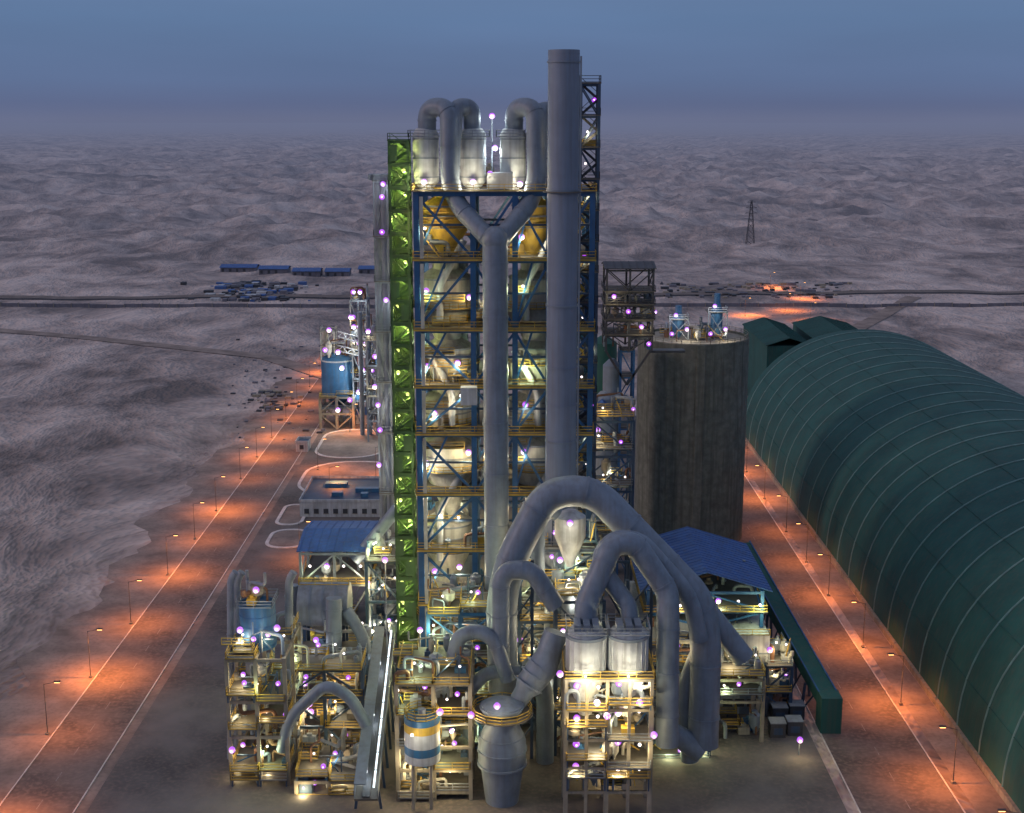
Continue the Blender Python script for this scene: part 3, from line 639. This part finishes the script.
# ================================================================= GROUND
def sheet(name,x0,x1,y0,y1,z,m):
    me=bpy.data.meshes.new(name); me.from_pydata([(x0,y0,z),(x1,y0,z),(x1,y1,z),(x0,y1,z)],[],[(0,1,2,3)]); me.materials.append(M[m])
    ob=bpy.data.objects.new(name,me); scene.collection.objects.link(ob); return ob
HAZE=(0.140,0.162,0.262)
m=bpy.data.materials.new('desert_sand'); m.use_nodes=True; nt=m.node_tree; N=nt.nodes; L=nt.links; M['desert_sand']=m
b=N['Principled BSDF']; b.inputs['Roughness'].default_value=.95; b.inputs['Specular IOR Level'].default_value=.1
g=N.new('ShaderNodeNewGeometry')
def nz(scale,mapscale=(1,1,1),det=5,rg=.6,dist=.4):
    mp=N.new('ShaderNodeMapping'); mp.inputs['Scale'].default_value=mapscale; L.new(g.outputs['Position'],mp.inputs['Vector'])
    n=N.new('ShaderNodeTexNoise'); n.inputs['Scale'].default_value=scale; n.inputs['Detail'].default_value=det; n.inputs['Roughness'].default_value=rg; n.inputs['Distortion'].default_value=dist
    L.new(mp.outputs[0],n.inputs['Vector']); return n
na=nz(.005,(1,.8,1),3,.7,.6); nb=nz(.045,(.6,.4,1),5,.74,.35)
ad=N.new('ShaderNodeMath'); ad.operation='MULTIPLY_ADD'; ad.inputs[1].default_value=.4; L.new(na.outputs['Fac'],ad.inputs[0])
m2=N.new('ShaderNodeMath'); m2.operation='MULTIPLY'; m2.inputs[1].default_value=.6; L.new(nb.outputs['Fac'],m2.inputs[0]); L.new(m2.outputs[0],ad.inputs[2])
cr=N.new('ShaderNodeValToRGB'); cr.color_ramp.elements[0].position=.40; cr.color_ramp.elements[0].color=(.17,.135,.115,1); cr.color_ramp.elements[1].position=.59; cr.color_ramp.elements[1].color=(.64,.52,.45,1)
e=cr.color_ramp.elements.new(.475); e.color=(.34,.27,.235,1); e=cr.color_ramp.elements.new(.52); e.color=(.46,.365,.315,1); L.new(ad.outputs[0],cr.inputs[0]); L.new(cr.outputs[0],b.inputs['Base Color'])
bp=N.new('ShaderNodeBump'); bp.inputs['Strength'].default_value=1; bp.inputs['Distance'].default_value=12; L.new(nb.outputs['Fac'],bp.inputs['Height']); L.new(bp.outputs[0],b.inputs['Normal'])
# aerial haze: airlight builds up with distance from the plant
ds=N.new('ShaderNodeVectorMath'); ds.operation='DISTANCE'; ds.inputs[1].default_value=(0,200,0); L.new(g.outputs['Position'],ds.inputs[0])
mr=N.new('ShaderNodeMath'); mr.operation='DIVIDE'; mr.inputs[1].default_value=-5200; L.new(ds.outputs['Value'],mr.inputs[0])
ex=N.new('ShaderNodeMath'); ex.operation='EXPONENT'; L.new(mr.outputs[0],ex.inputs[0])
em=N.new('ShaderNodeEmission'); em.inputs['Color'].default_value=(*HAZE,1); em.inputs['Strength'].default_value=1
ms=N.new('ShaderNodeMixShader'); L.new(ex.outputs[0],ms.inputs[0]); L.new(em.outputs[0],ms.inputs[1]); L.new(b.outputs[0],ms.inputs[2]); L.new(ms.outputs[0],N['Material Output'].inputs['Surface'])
try: m.cycles.emission_sampling='NONE'
except Exception: pass
cols=[]; nxg=330
for i in range(nxg+1):
    t=(i/nxg*2-1); cols.append(math.sinh(t*5.2)/math.sinh(5.2)*16000)
rws=[-400,0,60,120,180]; y=240
while y<4200: rws.append(y); y*=1.0072
while y<40000: rws.append(y); y*=1.06
vs=[];fs=[]
for y in rws:
    for x in cols: vs.append((x,y,terrain(x,y)-.02))
w=nxg+1
for j in range(len(rws)-1):
    for i in range(nxg): fs.append((j*w+i,j*w+i+1,(j+1)*w+i+1,(j+1)*w+i))
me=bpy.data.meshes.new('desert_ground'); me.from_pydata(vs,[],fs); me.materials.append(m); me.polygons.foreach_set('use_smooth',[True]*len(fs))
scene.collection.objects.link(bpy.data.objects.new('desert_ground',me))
sheet('plant_yard',-66,52,80,470,.01,'apron')
def raggedstrip(name,xa,xb,y0,y1,z,m,side):
    me=bpy.data.meshes.new(name); vs=[];fs=[]; y=y0
    while y<=y1:
        j=noise.noise(Vector((xa*.1,y*.06,3)))*9+noise.noise(Vector((1,y*.2,3)))*3
        vs+= [(xa+(j if side<0 else 0),y,z),(xb+(j if side>0 else 0),y,z)]; y+=3
    for i in range(len(vs)//2-1): fs.append((2*i,2*i+1,2*i+3,2*i+2))
    me.from_pydata(vs,[],fs); me.materials.append(M[m]); scene.collection.objects.link(bpy.data.objects.new(name,me))
raggedstrip('verge_ground',-94,-66.01,80,540,.012,'sandy_verge',-1); sheet('verge_ground',72.01,77.3,80,470,.012,'sandy_verge')
def road(xa,xb,ya,yb):
    sheet('service_road',xa,xb,ya,yb,.03,'asphalt')
    o=Obj('road_kerb')
    o.p('kerbs','kerb_paint').box(xa-.2,xa,ya,yb,0,.14); o.p('kerbs','kerb_paint').box(xb,xb+.2,ya,yb,0,.14)
    y=ya
    mk=Obj('road_marking')
    while y<yb: mk.p('dashes','marking').quad(((xa+xb)/2-.07,y,.036),((xa+xb)/2+.07,y,.036),((xa+xb)/2+.07,y+3,.036),((xa+xb)/2-.07,y+3,.036)); y+=9
road(-80,-68,90,540); road(54,70,90,470)
sheet('cross_road',-67.6,-30,392,400,.034,'asphalt')
def strip(name,pts,wd,m,dz=.5):
    me=bpy.data.meshes.new(name); vs=[];fs=[]
    P_=[]
    for (x0,y0),(x1,y1) in zip(pts[:-1],pts[1:]):
        n=max(2,int(math.hypot(x1-x0,y1-y0)/8))
        for i in range(n): P_.append((x0+(x1-x0)*i/n,y0+(y1-y0)*i/n))
    P_.append(pts[-1])
    for i,(x,y) in enumerate(P_):
        a_=P_[max(0,i-1)]; c_=P_[min(len(P_)-1,i+1)]; d=Vector((c_[0]-a_[0],c_[1]-a_[1],0)).normalized(); nrm=Vector((-d.y,d.x,0))*wd/2
        for s in (-1,1):
            px_,py_=x+nrm.x*s,y+nrm.y*s; vs.append((px_,py_,terrain(px_,py_)+dz))
    for i in range(len(P_)-1): fs.append((2*i,2*i+1,2*i+3,2*i+2))
    me.from_pydata(vs,[],fs); me.materials.append(M[m]); scene.collection.objects.link(bpy.data.objects.new(name,me))
strip('desert_highway',[(-700,770),(-200,790),(100,800),(260,812),(700,800)],12,'asphalt',.9)
strip('sand_track',[(-74,540),(-110,590),(-200,640),(-320,690),(-500,760)],9,'sandy_verge',.35)
strip('sand_track',[(60,470),(90,560),(170,660),(240,790)],9,'sandy_verge',.35)
def island(px0,px1,py0,py1):
    a=G(px0,py1); c=G(px1,py0); x0=a.x; y0,y1=a.y,c.y; x1=G(px1,py1).x
    rx=min((x1-x0)/2,(y1-y0)/2)*.9; o=Obj('kerbed_island'); pts=[]
    for cxn,cyn,a0 in ((x1-rx,y1-rx,0),(x0+rx,y1-rx,90),(x0+rx,y0+rx,180),(x1-rx,y0+rx,270)):
        for k in range(9):
            an=math.radians(a0+k*90/8); pts.append((cxn+rx*math.cos(an),cyn+rx*math.sin(an)))
    p=o.p('sand_fill','sandy_verge'); n=len(p.v); p.v+=[Vector((q[0],q[1],.08)) for q in pts]; p.f.append(tuple(range(n,n+len(pts))))
    kb=o.p('kerb','kerb_paint')
    for i in range(len(pts)):
        q,r_=pts[i],pts[(i+1)%len(pts)]; kb.beam((q[0],q[1],.12),(r_[0],r_[1],.12),.9,.2)
island(312,380,430,458); island(292,398,462,496); island(275,300,505,525); island(264,303,530,548)
def street(x,y,side=1,W=9000):
    zb=terrain(x,y)
    o=Obj('street_lamp'); o.p('pole','dark_steel').cyl(x,y,zb-1,zb+9.5,.08,.05,seg=8); o.p('base','concrete').box(x-.3,x+.3,y-.3,y+.3,zb-1,zb+.4)
    o.p('arm','dark_steel').beam((x,y,zb+9.4),(x+side*2.2,y,zb+9.9),.08); o.p('head','dark_steel').box(x+side*1.8,x+side*2.9,y-.2,y+.2,zb+9.85,zb+10.05)
    o.p('lens','lamp_orange').box(x+side*1.9,x+side*2.8,y-.17,y+.17,zb+9.72,zb+9.84); o.lights.append((Vector((x+side*2.3,y,zb+9.4)),W,ORG,.25))
y=150
while y<600: street(-81,y,1,W=random.uniform(4500,19000)); y+=random.uniform(24,34)
y=140
while y<470: street(71.3,y,-1,W=random.uniform(4500,17000)); y+=random.uniform(22,31)
for px,py in ((376,478),(350,432),(318,470),(300,560),(330,500)): g0=G(px,py); street(g0.x,g0.y,1,9000)
for px,py in ((785,312),(800,300),(745,316),(770,290),(810,322)): g0=G(px,py); street(g0.x,g0.y,1,20000)
o=Obj('yard_floodlights')
for px,py,w in ((800,740,300),(345,735,500),(610,760,500),(520,640,600),(420,630,600),(385,560,400),(770,650,400)):
    g0=G(px,py); g0=V(px,py,min(g0.y-6,222)); o.lamp(g0,w,WARM)
    o.p('masts','pipe_steel').cyl(g0.x,g0.y+.4,0,g0.z+.5,.1,seg=8)
# ================================================================= FAR THINGS
o=Obj('worker_camp_sheds')
x=-205
while x<-75:
    w_=random.uniform(10,30); Y0=random.uniform(895,940); zb=terrain(x+w_/2,Y0)
    o.p('walls','far_grey').box(x,x+w_,Y0,Y0+14,zb-4,zb+3.2); gable(o,x,x+w_,Y0,Y0+14,zb+3.3,zb+5,'blue_roof','x')
    for k in range(int(w_/5)): o.p('doors','dark_steel').box(x+1+k*5,x+2.6+k*5,Y0-.1,Y0-.02,zb+.2,zb+2.4)
    x+=w_+random.uniform(1,6)
o=Obj('scrap_yard')
def scat(n,fx,fy,s0,s1,ms):
    for _ in range(n):
        g0=G(fx(),fy()); s=random.uniform(s0,s1); zb=terrain(g0.x,g0.y)
        o.p('stacked_items',random.choice(ms)).box(g0.x,g0.x+s*random.uniform(1,3),g0.y,g0.y+s*2,zb-1,zb+s*.7)
scat(190,lambda:random.gauss(256,26),lambda:random.uniform(284,303),.6,2.6,['far_grey','dark_steel','far_grey','dark_steel','white_cladding','blue_roof'])
scat(70,lambda:random.gauss(272,12),lambda:random.uniform(392,412),.3,1.2,['far_grey','dark_steel','concrete'])
scat(150,lambda:random.uniform(660,850),lambda:random.uniform(284,300),.6,2.2,['far_grey','dark_steel','concrete'])
scat(60,lambda:random.uniform(230,330),lambda:random.uniform(340,440),.2,.9,['far_grey','dark_steel'])
o=Obj('boundary_wall'); x=-600
while x<800:
    zb=terrain(x,750); o.p('wall','far_grey').box(x,x+9.7,750,750.6,zb-5,zb+2.0); o.p('piers','concrete').box(x+9.7,x+10,749.8,750.8,zb-5,zb+2.3); x+=10
def pylon(px,py,h,ht='transmission_pylon'):
    g0=G(px,py); o=Obj(ht); p=o.p('lattice','dark_steel'); x,y=g0.x,g0.y; s=h*.09; zb=terrain(x,y)
    L4=[(-s,-s),(s,-s),(s,s),(-s,s)]; n=8
    def at(i,k): f=1-k/n*.85; return Vector((x+L4[i][0]*f,y+L4[i][1]*f,zb+h*k/n-1))
    for k in range(n):
        for i in range(4):
            p.beam(at(i,k),at(i,k+1),.3); p.beam(at(i,k),at((i+1)%4,k+1),.18); p.beam(at((i+1)%4,k),at(i,k+1),.18)
    for zz_,l in ((h*.7,h*.14),(h*.82,h*.12),(h*.94,h*.09)):
        zz_+=zb; p.beam((x-l,y,zz_),(x+l,y,zz_),.3); p.beam((x-l,y,zz_),(x,y,zz_+1.8),.2); p.beam((x+l,y,zz_),(x,y,zz_+1.8),.2)
pylon(750,246,38)
for ob_ in ALL: ob_.build()
# ================================================================= WORLD, SUN, CAMERA
w=bpy.data.worlds.new('World'); scene.world=w; w.use_nodes=True; nt=w.node_tree; N=nt.nodes; L=nt.links
bg=N['Background']; sk=N.new('ShaderNodeTexSky'); sk.sky_type='NISHITA'; sk.sun_disc=False
sk.sun_elevation=math.radians(3); sk.sun_rotation=math.radians(-110); sk.dust_density=3; sk.air_density=1.5
tc=N.new('ShaderNodeTexCoord'); se=N.new('ShaderNodeSeparateXYZ'); L.new(tc.outputs['Generated'],se.inputs[0])
cr=N.new('ShaderNodeValToRGB'); L.new(se.outputs['Z'],cr.inputs[0])
els=cr.color_ramp.elements; els[0].position=0; els[0].color=(.138,.160,.262,1); els[1].position=1; els[1].color=(.31,.34,.47,1)
for pos,c_ in ((.010,(.112,.142,.255)),(.028,(.112,.165,.300)),(.07,(.112,.190,.345)),(.3,(.18,.23,.38))):
    e=els.new(pos); e.color=(*c_,1)
mp=N.new('ShaderNodeMapping'); mp.inputs['Scale'].default_value=(2,2,14); L.new(tc.outputs['Generated'],mp.inputs['Vector'])
nn_=N.new('ShaderNodeTexNoise'); nn_.inputs['Scale'].default_value=1.6; nn_.inputs['Detail'].default_value=3; L.new(mp.outputs[0],nn_.inputs['Vector'])
mr=N.new('ShaderNodeMapRange'); mr.inputs['To Min'].default_value=.88; mr.inputs['To Max'].default_value=1.12; L.new(nn_.outputs['Fac'],mr.inputs['Value'])
vm=N.new('ShaderNodeVectorMath'); vm.operation='SCALE'; L.new(cr.outputs[0],vm.inputs[0]); L.new(mr.outputs[0],vm.inputs['Scale'])
v2=N.new('ShaderNodeVectorMath'); v2.operation='SCALE'; v2.inputs['Scale'].default_value=.006; L.new(sk.outputs[0],v2.inputs[0])
v3=N.new('ShaderNodeVectorMath'); v3.operation='ADD'; L.new(vm.outputs[0],v3.inputs[0]); L.new(v2.outputs[0],v3.inputs[1])
L.new(v3.outputs[0],bg.inputs['Color']); bg.inputs['Strength'].default_value=1.0
sl=bpy.data.lights.new('sun','SUN'); sl.energy=.80; sl.angle=math.radians(10); sl.color=(1,.72,.66)
so=bpy.data.objects.new('sun',sl); d=Vector((.9,.2,-.27)); so.rotation_euler=d.to_track_quat('-Z','Y').to_euler(); so.location=(0,0,200); scene.collection.objects.link(so)
cd=bpy.data.cameras.new('camera'); cd.sensor_width=36; cd.lens=F/1024*36; cd.clip_start=1; cd.clip_end=60000
co=bpy.data.objects.new('camera',cd); co.location=(0,0,H); co.rotation_euler=(math.radians(90)-P,0,0); scene.collection.objects.link(co); scene.camera=co
scene.view_settings.view_transform='Standard'; scene.view_settings.look='None'; scene.view_settings.exposure=0
